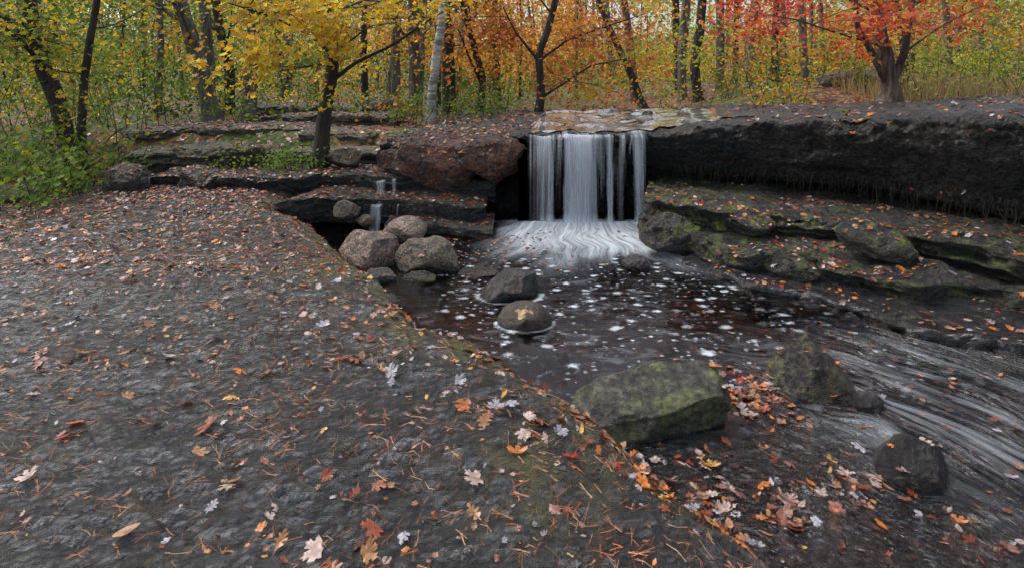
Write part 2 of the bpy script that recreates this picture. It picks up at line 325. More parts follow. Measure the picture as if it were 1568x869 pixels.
# ---------------------------------------------------------------- boulders
def ico(sub):
    import bmesh
    bm=bmesh.new();bmesh.ops.create_icosphere(bm,subdivisions=sub,radius=1)
    V=np.array([v.co[:] for v in bm.verts]);F=np.array([[v.index for v in f.verts] for f in bm.faces]);bm.free();return V,F
IV,IF=ico(5)
addb3=[]
def boulder(name,loc,size,mat,seed,planes=9,cut=(0.62,0.9),rot=0,tilt=(0,0),amp=0.05,moss=0.0,boxy=1.0,extra=None):
    rs=np.random.default_rng(seed);V=IV.copy()
    if boxy!=1: V=np.sign(V)*np.abs(V)**boxy
    for i in range(planes):
        n=rs.normal(size=3);n/=np.linalg.norm(n);dcut=rs.uniform(*cut)
        dd=V@n-dcut;m=dd>0;V[m]-=np.outer(dd[m]*0.88,n)
    if extra:
        for (n,dcut) in extra:
            n=np.array(n,float);n/=np.linalg.norm(n);dd=V@n-dcut;m=dd>0;V[m]-=np.outer(dd[m]*0.95,n)
    nn=V/np.linalg.norm(V,axis=1)[:,None]
    V=V+nn*(fbm(V[:,0],V[:,1],V[:,2],seed,4,1.8)*amp*1.7+fbm(V[:,0],V[:,1],V[:,2],seed+5,4,8)*amp*0.6)[:,None]
    V=V/ (np.abs(V).max(0))
    V=V*np.array(size)/2
    a=rot;c,s=math.cos(a),math.sin(a)
    V=V@np.array([[1,0,0],[0,math.cos(tilt[0]),math.sin(tilt[0])],[0,-math.sin(tilt[0]),math.cos(tilt[0])]])
    V=V@np.array([[math.cos(tilt[1]),0,-math.sin(tilt[1])],[0,1,0],[math.sin(tilt[1]),0,math.cos(tilt[1])]])
    V=V@np.array([[c,s,0],[-s,c,0],[0,0,1]])
    ob=mk(name,V,IF,mat,attrs={'moss':('FLOAT',np.full(len(V),moss))},loc=loc)
    addb3.append((V+np.array(loc),IF));return ob
B_tan=rock_mat('tan_boulder',(0.06,0.043,0.034),(0.29,0.21,0.165),(0.19,0.14,0.108),rl=0.35,rh=0.7,fine=45,bs=0.9,bd=0.025,waterline=-0.33)
B_brn=rock_mat('brown_boulder',(0.04,0.032,0.025),(0.19,0.148,0.113),(0.12,0.10,0.075),rl=0.35,rh=0.7,fine=45,bs=0.9,bd=0.025,waterline=-0.30)
B_gry=rock_mat('dark_grey_boulder',(0.012,0.0115,0.012),(0.07,0.064,0.062),(0.042,0.037,0.034),rl=0.35,rh=0.6,fine=40,bs=0.9,bd=0.03,waterline=-0.34,stain_amt=0.6,coat=0.15)
B_low=rock_mat('wet_boulder',(0.010,0.009,0.008),(0.065,0.055,0.048),(0.034,0.03,0.024),rl=0.3,rh=0.6,fine=36,bs=0.9,bd=0.03,waterline=-0.45,stain_amt=0.6,coat=0.2)
B_blk=rock_mat('black_boulder',(0.004,0.0035,0.0035),(0.020,0.017,0.015),rl=0.3,rh=0.55,fine=36,bs=0.9,bd=0.03,waterline=-0.48,coat=0.3)
B_log=rock_mat('grey_green_boulder',(0.016,0.017,0.014),(0.11,0.107,0.083),(0.058,0.062,0.043),rl=0.3,rh=0.6,fine=26,bs=1.0,bd=0.04,waterline=-0.43,stain_amt=0.3,coat=0.25,mside=True)
def dome_mat():
    t=NT('spotted_cobble');co=t.co();n=t.noise(co,35,6,0.7)
    sp=t.n('ShaderNodeVectorMath',operation='DISTANCE');t.set(sp.inputs[0],co);sp.inputs[1].default_value=(-0.02,-0.12,0.13)
    dd=t.math('ADD',sp.outputs['Value'],t.math('MULTIPLY',t.math('SUBTRACT',t.noise(co,16,4),0.5),0.20))
    col=t.mix(t.mr(n,0.3,0.7),(0.014,0.011,0.009),(0.075,0.056,0.04))
    col=t.mix(t.mr(dd,0.058,0.066,1,0),col,t.mix(t.mr(n,0.35,0.65),(0.28,0.17,0.07),(0.62,0.42,0.22)))
    return t.fin(t.pr(Base_Color=col,Roughness=0.4,Normal=t.bump(n,0.7,0.03)))
boulder('boulder',(-1.47,5.95,-0.25),(0.66,0.55,0.64),B_tan,1,rot=0.3,planes=10,cut=(0.5,0.8),extra=[((0.2,-0.1,1),0.46),((-0.7,-0.5,0.5),0.44),((0.6,-0.7,0.2),0.44)])
boulder('boulder',(-1.18,6.35,-0.22),(0.5,0.5,0.5),B_tan,5,planes=9,cut=(0.5,0.8))
boulder('boulder',(-0.80,5.80,-0.27),(0.80,0.55,0.66),B_brn,2,rot=-0.1,moss=0.2,planes=9,cut=(0.5,0.8),extra=[((0.15,0,1),0.5),((0.8,-0.3,0.5),0.5)])
boulder('boulder',(-1.27,5.50,-0.37),(0.34,0.26,0.2),B_gry,3,moss=0.2)
boulder('boulder',(-0.35,5.65,-0.39),(0.5,0.3,0.14),B_brn,4,moss=0.1)
boulder('boulder',(-0.88,5.52,-0.38),(0.36,0.22,0.14),B_brn,14,moss=0.9)
boulder('boulder',(-0.02,5.08,-0.30),(0.60,0.42,0.46),B_gry,6,rot=0.2,planes=10,cut=(0.5,0.8),extra=[((-0.8,0,0.6),0.38),((0.3,0,1),0.5),((0.9,-0.4,0.2),0.55)])
boulder('boulder',(0.10,4.50,-0.36),(0.44,0.36,0.31),dome_mat(),7,planes=4,cut=(0.8,0.95),amp=0.035)
boulder('boulder',(1.26,5.80,-0.34),(0.28,0.24,0.24),B_gry,8)
boulder('boulder',(0.79,3.27,-0.34),(0.93,0.42,0.33),B_log,9,planes=7,cut=(0.85,1.1),boxy=0.62,rot=0.16,tilt=(0.30,-0.13),amp=0.06,moss=0.5,extra=[((0.0,0.1,1),0.72),((-1,0,0.9),0.86),((-0.6,-1,0.5),0.98),((0.3,-1,0.1),0.9)])
boulder('boulder',(1.90,3.55,-0.31),(0.56,0.42,0.55),B_low,10,planes=4,cut=(0.7,0.9),moss=0.25,extra=[((0.9,-0.3,0.75),0.38),((-0.9,-0.3,0.6),0.46),((0,-1,0.35),0.5),((0.1,0.9,0.4),0.6)])
boulder('boulder',(2.11,3.38,-0.41),(0.20,0.17,0.19),B_gry,12)
boulder('boulder',(2.03,2.88,-0.41),(0.40,0.32,0.34),B_blk,13,rot=0.4,planes=8,cut=(0.6,0.85))
boulder('boulder',(-2.1,7.2,-0.08),(0.36,0.28,0.26),B_brn,15)
boulder('boulder',(-1.85,7.15,-0.2),(0.24,0.2,0.18),B_brn,35)
boulder('boulder',(-6.6,7.45,0.06),(0.6,0.4,0.3),B_brn,16)
boulder('mossy_boulder',(3.42,5.30,0.03),(0.75,0.45,0.36),M_tierR,17,moss=1.1,rot=-0.5,tilt=(0,0.15))
boulder('mossy_boulder',(1.75,6.3,-0.12),(0.7,0.5,0.4),M_tierR,61,moss=0.7,planes=12,boxy=0.8,amp=0.09)
boulder('mossy_boulder',(2.5,6.1,0.02),(0.6,0.4,0.26),M_tierR,62,moss=0.5,planes=12,boxy=0.8,amp=0.10,rot=-0.6)
boulder('mossy_boulder',(4.3,5.1,0.05),(0.7,0.4,0.25),M_tierR,63,moss=0.8,planes=12,boxy=0.8,amp=0.10,rot=-0.8)
boulder('boulder',(2.6,5.35,-0.2),(0.55,0.35,0.25),M_tierR,64,moss=0.4,planes=12,boxy=0.8,amp=0.10,rot=-0.6)
boulder('boulder',(3.05,4.40,-0.31),(0.34,0.2,0.14),M_tierR,18,moss=0.5)
boulder('red_brown_outcrop',(-1.15,8.45,0.38),(1.6,1.0,0.86),M_red,19,planes=12,boxy=0.75,rot=-0.25,cut=(0.65,0.95),amp=0.11)
boulder('red_brown_outcrop',(-0.28,8.2,0.42),(1.25,0.8,0.76),M_red,20,planes=12,boxy=0.75,cut=(0.62,0.92),amp=0.11)
boulder('red_brown_outcrop',(-1.75,8.75,0.3),(0.8,0.7,0.6),M_red,28,planes=12,boxy=0.8,cut=(0.62,0.92),amp=0.1)
boulder('dark_rock',(2.35,9.9,0.98),(0.18,0.15,0.16),M_ledge,22)
boulder('boulder',(-2.6,8.9,0.35),(0.6,0.4,0.34),M_tier,23)
boulder('boulder',(-5.55,8.2,0.12),(0.7,0.6,0.5),M_tierR,51,planes=10,amp=0.08)
boulder('boulder',(-4.6,8.35,0.12),(0.7,0.6,0.42),M_tierR,52,planes=10,amp=0.08)
boulder('boulder',(7.6,12.5,1.55),(1.8,1.0,0.8),M_tier,24)
boulder('boulder',(-3.2,14,1.0),(1.1,0.7,0.6),M_tier,26)
# ---------------------------------------------------------------- BVH for resting leaves on rock
allV=np.concatenate(BV);fl=[]
for f in BF: fl+=f.tolist()
off=len(allV);vl=[allV]
for W_,F3 in addb3:
    vl.append(W_);fl+=(F3+off).tolist();off+=len(W_)
bvh=BVHTree.FromPolygons(np.concatenate(vl).tolist(),fl)
def drop(x,y,zt=6.0):
    h=bvh.ray_cast(Vector((x,y,zt)),Vector((0,0,-1)))
    if h[0] is None: return None,None
    return h[0],(h[1] if h[1].z>0 else -h[1])
# ---------------------------------------------------------------- leaf templates
def fan(half,c,curl):
    o=half+[(-a,b) for a,b in half[::-1] if a>1e-6]
    P=[c]+o;V=np.array([(a,b,0) for a,b in P],float)
    V[:,1]-=0.4
    rr=(V[:,0]**2+V[:,1]**2);V[:,2]=curl*rr+0.05*np.sin(V[:,0]*9+V[:,1]*5)*rr
    k=len(o);F=[(0,1+i,1+(i+1)%k)[::-1] for i in range(k)]
    n=len(V);V=np.concatenate([V,[(-0.013,-0.42,0.01),(0.013,-0.42,0.01),(0.05,-0.80,0.05)]]);F.append((n,n+2,n+1))
    return V,np.array(F)
maple=[(0,1.0),(.07,.84),(.19,.83),(.16,.66),(.17,.52),(.36,.66),(.42,.80),(.52,.70),(.66,.72),(.60,.54),(.70,.44),(.50,.34),(.40,.22),(.52,.20),(.60,.06),(.40,.0),(.22,-.08),(0,0.03)]
oak=[(0,1.1),(.12,1.02),(.10,.86),(.30,.90),(.32,.78),(.13,.66),(.42,.66),(.46,.52),(.14,.45),(.34,.32),(.28,.2),(.07,.16),(.03,-.02),(0,-.04)]
ov=[(0,1.0),(.13,.85),(.26,.58),(.27,.35),(.15,.1),(0,0)]
T=[fan(maple,(0,.3),0.25),fan(oak,(0,.5),0.3),fan(ov,(0,.45),0.45),fan(maple,(0,.3),-0.22),fan(oak,(0,.5),-0.25)]
maplo=[(0,1.0),(.17,.55),(.6,.7),(.42,.25),(.5,.0),(0,.05)]
TF=[fan(maplo,(0,.3),0.2)]
def place(L,temps):
    VV=[];FF=[];CC_=[];o=0
    for ti,(TV,TFc) in enumerate(temps):
        S=[l for l in L if l[5]==ti]
        if not S: continue
        p=np.array([l[0] for l in S]);nr=np.array([l[1] for l in S]);yw=np.array([l[2] for l in S]);sc=np.array([l[3] for l in S]);c=np.array([l[4] for l in S])
        nr/=np.linalg.norm(nr,axis=1)[:,None]
        t=np.stack([np.cos(yw),np.sin(yw),0*yw],1);t-=nr*(t*nr).sum(1)[:,None];t/=np.linalg.norm(t,axis=1)[:,None]+1e-9
        b=np.cross(nr,t)
        ax=rng.uniform(0.65,1.15,len(S))
        cz=rng.uniform(0.1,2.0,len(S));sk=rng.normal(size=len(S))*0.18
        n=len(TV)
        jit=rng.normal(size=(len(S),n,2))*0.022;jit[:,-3:]=0
        tx=TV[None,:,0]*ax[:,None]+TV[None,:,1]*sk[:,None]+jit[:,:,0];ty=TV[None,:,1]+jit[:,:,1]
        V=p[:,None,:]+sc[:,None,None]*(tx[:,:,None]*t[:,None,:]+ty[:,:,None]*b[:,None,:]+TV[None,:,2,None]*nr[:,None,:]*cz[:,None,None])
        F=TFc[None]+(np.arange(len(S))*n)[:,None,None]+o
        VV.append(V.reshape(-1,3));FF.append(F.reshape(-1,3))
        cc=np.repeat(c[:,None,:],n,1)*rng.uniform(0.7,1.15,(len(S),n,1));cc[:,0,:]*=0.8
        CC_.append(np.concatenate([cc.reshape(-1,3),np.ones((len(S)*n,1))],1));o+=len(S)*n
    return np.concatenate(VV),np.concatenate(FF),np.concatenate(CC_)
PAL=[((0.50,0.38,0.34),3),((0.42,0.21,0.095),3),((0.62,0.20,0.04),3.0),((0.28,0.075,0.03),4),((0.08,0.032,0.02),3),((0.64,0.37,0.07),0.5),((0.44,0.03,0.02),0.5),((0.40,0.39,0.45),2.0),((0.31,0.135,0.10),2.5)]
pw=np.array([p[1] for p in PAL]);pw=pw/pw.sum();pc=np.array([p[0] for p in PAL])
pw_r=np.array([1.8,2.0,2.0,6,3.6,.3,.6,.8,4]);pw_r/=pw_r.sum()
pw_b=np.array([4,3.5,4,2.5,1.5,.8,.4,2.5,3.0]);pw_b/=pw_b.sum()
pw_w=np.array([3,2,1.8,2.5,2.0,.4,.4,2.0,3.5]);pw_w/=pw_w.sum()
LV=[]
def scat(n,x0,x1,y0,y1,sc0,sc1,w=pw,cond=None,zt=6,lift=0.004,tilt=0.15,nz=0.45,thr=-9,ns=1.2,zr=None):
    for i in range(n):
        for k in range(6):
            x=rng.uniform(x0,x1);y=rng.uniform(y0,y1)
            if cond and not cond(x,y): continue
            if thr>-5 and float(fbm(x,y,0,77,3,ns))<thr+rng.uniform(-.15,.15): continue
            p,nn=drop(x,y,zt)
            if p is None or nn.z<nz: continue
            if zr and not(zr[0]<p.z<zr[1]): continue
            c=pc[rng.choice(len(pc),p=w)]*rng.uniform(0.7,1.2)
            m=Vector((nn.x+rng.normal()*tilt,nn.y+rng.normal()*tilt,nn.z))
            ti=rng.choice(5,p=[.3,.2,.1,.22,.18])
            s=rng.uniform(sc0,sc1)
            LV.append(((p.x,p.y,p.z+lift+s*0.05),m[:],rng.uniform(0,6.28),s,c,ti));break
on=lambda x,y:float(edge_d(np.array([x]),np.array([y]))[0])>-0.02
scat(85,-3.2,0.9,1.3,3.2,0.04,0.08,pw_b,on)
scat(70,-2.4,0.6,1.6,2.9,0.035,0.07,pw_b,on,thr=0.05,ns=1.6)
scat(560,-3.2,1.0,1.3,3.2,0.008,0.026,pw,on)
scat(300,-4.5,0.2,3.0,4.8,0.03,0.06,pw,on)
scat(950,-4.5,0.2,3.0,4.8,0.010,0.030,pw,on)
scat(1400,-6.8,-1.0,4.6,8.3,0.03,0.065,pw_r,on)
scat(3600,-6.8,-1.0,4.6,8.3,0.012,0.035,pw_r,on)
for k in range(260):
    i=rng.uniform(2.0,4.2);x=np.interp(i,EY,EX)-abs(rng.normal())*0.12-0.01
    p,nn=drop(x,i)
    if p is not None and nn.z>0.3: LV.append(((p.x,p.y,p.z+0.006),nn[:],rng.uniform(0,6.28),rng.uniform(0.02,0.06),pc[rng.choice(len(pc),p=pw_b)],rng.integers(0,5)))
scat(1900,-5.4,0.0,7.2,9.2,0.03,0.065,pw_r)
scat(1700,-7.2,-0.5,9.0,12.5,0.04,0.08,pw_r,thr=-0.2)
scat(2100,1.6,6.5,4.0,8.2,0.025,0.055,pw,zt=0.40,thr=-0.15,ns=1.5,zr=(-0.36,0.4))
scat(1900,-0.3,7.5,5.2,12,0.035,0.07,pw_r,zr=(0.6,2),thr=-0.1)
scat(4500,-14,14,10,22,0.06,0.13,pw_r)
def surf(n,cx,cy,sx,sy,w=pw_b,s0=0.03,s1=0.07,zoff=0.002):
    for i in range(n):
        x=cx+rng.normal()*sx;y=cy+rng.normal()*sy
        if float(edge_d(np.array([x]),np.array([y]))[0])>0.02: continue
        p,nn=drop(x,y,1)
        if p is None: continue
        z=max(p.z,float(wz(x,y))-0.006)+zoff+rng.uniform(0,0.012)
        if z>-0.1: continue
        LV.append(((x,y,z),(rng.normal()*.2,rng.normal()*.2,1),rng.uniform(0,6.28),rng.uniform(s0,s1),pc[rng.choice(len(pc),p=w)]*rng.uniform(.6,1.1),rng.integers(0,5)))
surf(170,1.45,3.48,0.15,0.13)
surf(40,0.80,2.93,0.25,0.04)
surf(55,0.62,2.70,0.08,0.10)
surf(90,1.05,2.65,0.30,0.12,pw_w)
surf(55,1.6,2.8,0.3,0.12,pw_w)
surf(45,1.4,2.35,0.5,0.16,pw_w)
surf(26,1.9,2.5,0.25,0.2,pw_w,s0=0.03,s1=0.06)
surf(50,2.2,4.6,0.7,0.5,s0=0.02,s1=0.045,w=pw)
surf(60,2.6,3.5,0.6,0.5,s0=0.025,s1=0.05,w=pw)
surf(160,0.3,6.6,0.5,0.5,s0=0.03,s1=0.055,w=pw_r)
surf(220,-0.9,6.6,0.5,0.5,s0=0.03,s1=0.06,w=pw_r)
scat(1000,-1.5,4,3.2,7,0.03,0.07,pw_b,zt=-0.3,zr=(-0.9,-0.42))
V,F,C=place(LV,T);mk('fallen_leaves',V,F,M_leaf,smooth=False,attrs={'Col':('FLOAT_COLOR',np.clip(C,0,0.9))})
# ---------------------------------------------------------------- pine needles
NV=[];NF=[];NC=[];o=0
def needle(x,y,a,L,w,c):
    global o
    pts=[]
    bend=rng.normal()*0.25
    for t in (-0.5,0,0.5):
        px=x+math.cos(a+bend*t)*L*t;py=y+math.sin(a+bend*t)*L*t
        p,nn=drop(px,py,3)
        if p is None or p.z<-0.33: return
        pts.append((px,py,p.z+0.004))
    zz=[q[2] for q in pts]
    if max(zz)-min(zz)>0.08:return
    nx,ny=-math.sin(a)*w/2,math.cos(a)*w/2
    for q in pts:
        NV.append((q[0]-nx,q[1]-ny,q[2]));NV.append((q[0]+nx,q[1]+ny,q[2]+0.0008))
    NF.append((o,o+1,o+3,o+2));NF.append((o+2,o+3,o+5,o+4));NC.extend([c]*6);o+=6
def ncol():
    k=rng.random();c=np.array((0.46,0.15,0.04)) if k<.6 else (np.array((0.20,0.06,0.02)) if k<.85 else np.array((0.5,0.28,0.12)))
    return (*(c*rng.uniform(.7,1.3)),1)
for i in range(6200):
    y=1.3+4.0*rng.random()**1.3;x=rng.uniform(-1.1*y-0.3,1.0)
    if not on(x,y):continue
    if float(fbm(x,y,0,88,3,2.0))<rng.uniform(-.5,.3):continue
    a=rng.uniform(0,6.28);L=rng.uniform(.02,.085)
    for k in range(rng.integers(1,4)): needle(x,y,a+rng.normal()*.25,L,0.0013,ncol())
for i in range(2500):
    y=rng.uniform(4.5,8);x=rng.uniform(-6.5,-1)
    if on(x,y): needle(x,y,rng.uniform(0,6.28),rng.uniform(.06,.15),0.004,ncol())
mk('pine_needles',NV,NF,M_leaf,attrs={'Col':('FLOAT_COLOR',np.array(NC))})
# ---------------------------------------------------------------- water
def water_mat():
    t=NT('stream_water');co=t.co()
    f1=t.attr('flowA','Vector');f2=t.attr('flowB','Vector')
    sA=t.noise(t.scale(f1,(34,1.1,1)),1.0,7,0.68,0.7);sB=t.noise(t.scale(f2,(5,0.8,1)),1.0,5,0.6,0.9);sB2=t.noise(t.scale(f2,(17,1.9,1)),1.0,5,0.6,0.6)
    n=t.noise(co,3.0,2,0.45);rp=t.noise(t.scale(f2,(26,11,1)),1.0,4,0.6,0.8)
    mA=t.attr('mA');mB=t.attr('mB');mC=t.attr('mC');mR=t.attr('ring');sh=t.attr('shal')
    h=t.math('ADD',t.math('MULTIPLY',t.math('ADD',sB,t.math('MULTIPLY',sB2,0.35)),t.math('ADD',t.math('MULTIPLY',mB,2.4),0.05)),t.math('MULTIPLY',n,0.18))
    h=t.math('ADD',h,t.math('MULTIPLY',t.math('MULTIPLY',sA,mA),0.4))
    h=t.math('ADD',h,t.math('MULTIPLY',t.math('MULTIPLY',rp,sh),0.8))
    nrm=t.bump(h,1.0,0.10)
    foamA=t.math('MULTIPLY',t.mr(mA,0.0,0.8),t.mr(t.math('ADD',sA,t.math('MULTIPLY',mA,0.16)),0.36,0.86,0.0,0.85,False),clamp=True)
    sBm=t.math('ADD',t.math('MULTIPLY',sB,0.55),t.math('MULTIPLY',sB2,0.45))
    foamB=t.math('MULTIPLY',mB,t.mr(sBm,0.51,0.72,0.0,0.32,False),clamp=True)
    glintS=t.math('MULTIPLY',sh,t.mr(rp,0.58,0.75,0,0.14,False))  # ripple glints of the shallows, painted as pale diffuse colour
    def flecks(sc,lo,r,amt):
        v=t.n('ShaderNodeTexVoronoi',i_Scale=sc);t.set(v.inputs['Vector'],t.scale(co,(0.85,1.1,0.0)))
        sp=t.n('ShaderNodeSeparateColor');t.set(sp.inputs[0],v.outputs['Color'])
        rad=t.math('MULTIPLY',t.mr(sp.outputs[0],lo,1.0),r)
        wob=t.math('MULTIPLY',t.math('SUBTRACT',t.noise(co,sc*2.7,5,0.7),0.5),0.9)
        return t.math('MULTIPLY',t.mr(t.math('ADD',v.outputs['Distance'],wob),t.math('MULTIPLY',rad,-0.1),rad,amt,0,False),t.math('GREATER_THAN',rad,0.02))
    dot=t.math('MAXIMUM',flecks(8.5,0.15,0.42,0.9),flecks(19,0.3,0.38,0.6))
    film=t.mr(t.noise(t.scale(co,(2.2,4.5,1)),1.5,6,0.65,1.5),0.54,0.74,0,0.16,False)
    foamC=t.math('MULTIPLY',t.math('MAXIMUM',dot,film),mC)
    foam_glint=t.math('MAXIMUM',t.math('MAXIMUM',foamA,t.math('MAXIMUM',foamB,glintS)),t.math('MAXIMUM',foamC,mR),clamp=True)
    tint=t.mix(sh,(0.42,0.26,0.14),(0.62,0.54,0.46))
    tr=t.n('ShaderNodeBsdfTransparent');t.set(tr.inputs[0],tint)
    gl=t.n('ShaderNodeBsdfGlossy');gl.inputs['Color'].default_value=(0.93,0.96,1,1);gl.inputs['Roughness'].default_value=0.10;t.set(gl.inputs['Normal'],nrm)
    fr=t.n('ShaderNodeFresnel');fr.inputs[0].default_value=1.38;t.set(fr.inputs['Normal'],nrm)
    fac=t.math('ADD',fr.outputs[0],t.math('ADD',t.math('MULTIPLY',mB,0.02),t.math('MULTIPLY',sh,0.03)),clamp=True)
    mx=t.n('ShaderNodeMixShader');t.set(mx.inputs[0],fac);t.t.links.new(tr.outputs[0],mx.inputs[1]);t.t.links.new(gl.outputs[0],mx.inputs[2])
    df=t.n('ShaderNodeBsdfDiffuse');df.inputs[0].default_value=(0.66,0.73,0.80,1)
    m2=t.n('ShaderNodeMixShader');t.set(m2.inputs[0],foam_glint);t.t.links.new(mx.outputs[0],m2.inputs[1]);t.t.links.new(df.outputs[0],m2.inputs[2])
    return t.fin(m2.outputs[0])
wx=np.arange(-3.3,7.0,0.025);wy=np.arange(-1.5,8.4,0.025)
X,Y=np.meshgrid(wx,wy);x=X.ravel();y=Y.ravel()
xw=x+0.22*fbm(x,y,0,81,3,1.1);yw=y+0.22*fbm(x,y,5,82,3,1.1)
rB=np.hypot(xw-CC[0],(yw-CC[1])*0.9);aB=np.arctan2((yw-CC[1])*0.9,xw-CC[0])
xa=x+0.14*fbm(x,y,0,83,3,2.0)
rA=np.hypot(xa-0.97,y-9.3);aA=np.arctan2(xa-0.97,9.3-y)
z=wz(x,y)
mB=sst(1.0,2.0,np.hypot(x-1.05,y-1.9)+0.3*fbm(x,y,0,61,3,1.5))*sst(4.5,3.6,y-0.15*(x-1.5))*sst(1.2,2.3,x+0.2*fbm(x,y,0,85,3,2))
z=z+mB*0.055*fbm(rB*2.6,aB*2.4,0,62,3,1.0)+0.003*fbm(x,y,0,63,2,3)
fanw=0.98+0.26*np.clip(7.7-y,0,3)
mA=sst(5.15,7.6,y+0.5*fbm(x,y,0,64,3,2.2))*sst(1.35,0.5,np.abs(x-0.95-0.05*(7.7-y)+0.1*fbm(x,y,0,84,3,3))/fanw)*sst(8.0,7.8,y)
mA=np.clip(mA*1.2,0,1)
z=z+mA*0.02*np.abs(fbm(aA*12,rA*1.5,0,65,3,1))+0.05*np.exp(-((y-7.55)/0.12)**2)*sst(1.0,0.8,np.abs(x-0.97)/0.95)
mC=sst(-0.95,-0.3,x)*sst(3.2,2.2,x)*sst(3.2,3.8,y)*sst(6.9,6.2,y)*sst(-0.55,0.05,fbm(x,y,0,66,3,1.3)+0.12)
ring=np.zeros_like(x)
for (cx,cy,ra,rb,w) in ((0.10,4.50,0.215,0.18,0.014),(-0.02,5.08,0.27,0.20,0.014)):
    q=np.hypot((x-cx)/ra,(y-cy)/rb)+0.05*fbm(x,y,0,71,3,7);ring=np.maximum(ring,np.exp(-((q-1.06)/0.06)**2)*(y<cy+0.02)*(0.6+0.5*fbm(x,y,0,72,2,5)))
shal=sst(3.5,2.9,y)*sst(1.75,1.2,np.hypot(x-0.95,(y-2.1))+0.2*fbm(x,y,0,86,3,2))
wV=np.stack([x,y,z],1);wF=gridF(len(wy),len(wx))
zero=np.zeros_like(x)
mk('stream_water',wV,wF,water_mat(),attrs={'mA':('FLOAT',mA),'mB':('FLOAT',mB),'mC':('FLOAT',mC),'ring':('FLOAT',np.clip(ring*1.2,0,1)*0.85),'shal':('FLOAT',shal),
  'flowA':('FLOAT_VECTOR',np.stack([aA,rA,zero],1)),'flowB':('FLOAT_VECTOR',np.stack([rB,aB*rB.clip(0.5),zero],1))})
# waterfall
def fall_mat():
    t=NT('falling_water');f=t.attr('st','Vector');d=t.attr('dens')
    s1=t.noise(t.scale(f,(15,0.6,1)),1.0,5,0.62,0.4);s2=t.noise(t.scale(f,(66,0.8,1)),1.0,3,0.6)
    s=t.math('ADD',t.math('MULTIPLY',s1,0.68),t.math('MULTIPLY',s2,0.32))
    a=t.mr(t.math('ADD',s,t.math('SUBTRACT',d,0.5)),0.44,0.74,0,0.70,False)
    a=t.math('MULTIPLY',a,t.mr(d,0.02,0.2),clamp=True)
    df=t.n('ShaderNodeBsdfDiffuse');df.inputs[0].default_value=(0.72,0.79,0.86,1)
    tl=t.n('ShaderNodeBsdfTranslucent');tl.inputs[0].default_value=(0.72,0.79,0.86,1)
    m=t.n('ShaderNodeMixShader');m.inputs[0].default_value=0.35;t.t.links.new(df.outputs[0],m.inputs[1]);t.t.links.new(tl.outputs[0],m.inputs[2])
    tr=t.n('ShaderNodeBsdfTransparent')
    m2=t.n('ShaderNodeMixShader');t.set(m2.inputs[0],a);t.t.links.new(tr.outputs[0],m2.inputs[1]);t.t.links.new(m.outputs[0],m2.inputs[2])
    return t.fin(m2.outputs[0])
M_fall=fall_mat()
def cascade(name,x0,x1,y,ztop,zbot,back,throw,densf,layers=2,seed=0,parent=None,bfade=0.25):
    n=max(12,int((x1-x0)/0.012));s=np.linspace(0,1,n)
    for L in range(layers):
        X=x0+(x1-x0)*s;lipy=y+0.07*fbm(X,0,0,seed+L,3,3)-0.02*L;lz=0.03*fbm(X,0,0,seed+15,3,5)
        rows=[];st=[];de=[];D=densf(s)
        H=ztop-zbot;m=46
        for k in range(14 if back>0 else 3):
            q=1-k/13.0 if back>0 else 1-k/2.0
            bb=max(back,0.05)*q
            zz=ztop+0.02*q+0.006*fbm(X*4,bb,0,seed+9,2,1)+lz
            if back>0.5:
                zz=np.array([ (lambda h:(h[0].z if h[0] is not None and h[0].z<ztop+0.3 else ztop))(drop(float(a),float(b+bb),3)) for a,b in zip(X[::8],lipy[::8])])
                zz=np.interp(X,X[::8],zz)+0.012+0.004*L
            rows.append(np.stack([X,lipy+bb,zz],1));st.append(np.stack([X+seed,np.full(n,-bb),np.full(n,L*3.1)],1));de.append(D-bfade*min(1,q*3) if k<13 else D)
        for k in range(1,m):
            q=(k/(m-1));zz=ztop+lz*(1-q)-H*q**1.35
            yy=lipy-0.04*min(1,k/4)-throw*math.sqrt(q)-0.03*L
            wob=0.012*fbm(X*22,q*1.5,L,seed+4,2,1)+0.05*fbm(X*5,q*2,L,seed+6,2,1)
            rows.append(np.stack([X+0.03*q*fbm(X*6,q*2,0,seed+7,2,1),yy+wob,zz+0*X],1));st.append(np.stack([X+seed,np.full(n,H*q),np.full(n,L*3.1)],1))
            de.append(D-0.11*q*(D<0.5)-0.03*q+0.12*sst(0.88,1.0,q)*(D>0.25))
        V=np.concatenate(rows);F=gridF(len(rows),n)
        mk('water_sheet' ,V,F,M_fall,attrs={'st':('FLOAT_VECTOR',np.concatenate(st)),'dens':('FLOAT',np.concatenate(de))},parent=parent)
def emp(name):
    e=bpy.data.objects.new(name,None);scene.collection.objects.link(e);return e
wf=emp('waterfall')
def dmain(s):
    d=0.46+0.07*np.exp(-((s-0.42)/0.16)**2)-0.09*np.exp(-((s-0.72)/0.035)**2)+0.05*np.exp(-((s-0.86)/0.05)**2)
    return (d+0.11*fbm(s*10,0,0,5,4,1))*sst(-0.02,0.10,s)*sst(1.02,0.93,s)
cascade('waterfall',0.08,1.92,7.80,0.83,-0.37,1.9,0.16,dmain,3,1,wf)
ed=lambda s:sst(0,.25,s)*sst(1,.75,s)
wf2=emp('small_cascade')
cascade('c',-2.05,-1.5,7.83,0.19,0.0,0.12,0.04,lambda s:(0.52+0.12*np.sin(s*17))*ed(s),1,31,wf2,0.2)
cascade('c',-2.1,-1.3,7.26,-0.01,-0.36,0.15,0.08,lambda s:(0.50+0.12*np.sin(s*15+1))*ed(s),1,37,wf2,0.2)
wf3=emp('small_cascade')
cascade('c',-5.25,-4.95,8.02,0.20,0.0,0.1,0.10,lambda s:0.48*ed(s),1,41,wf3)
wf4=emp('water_drips')
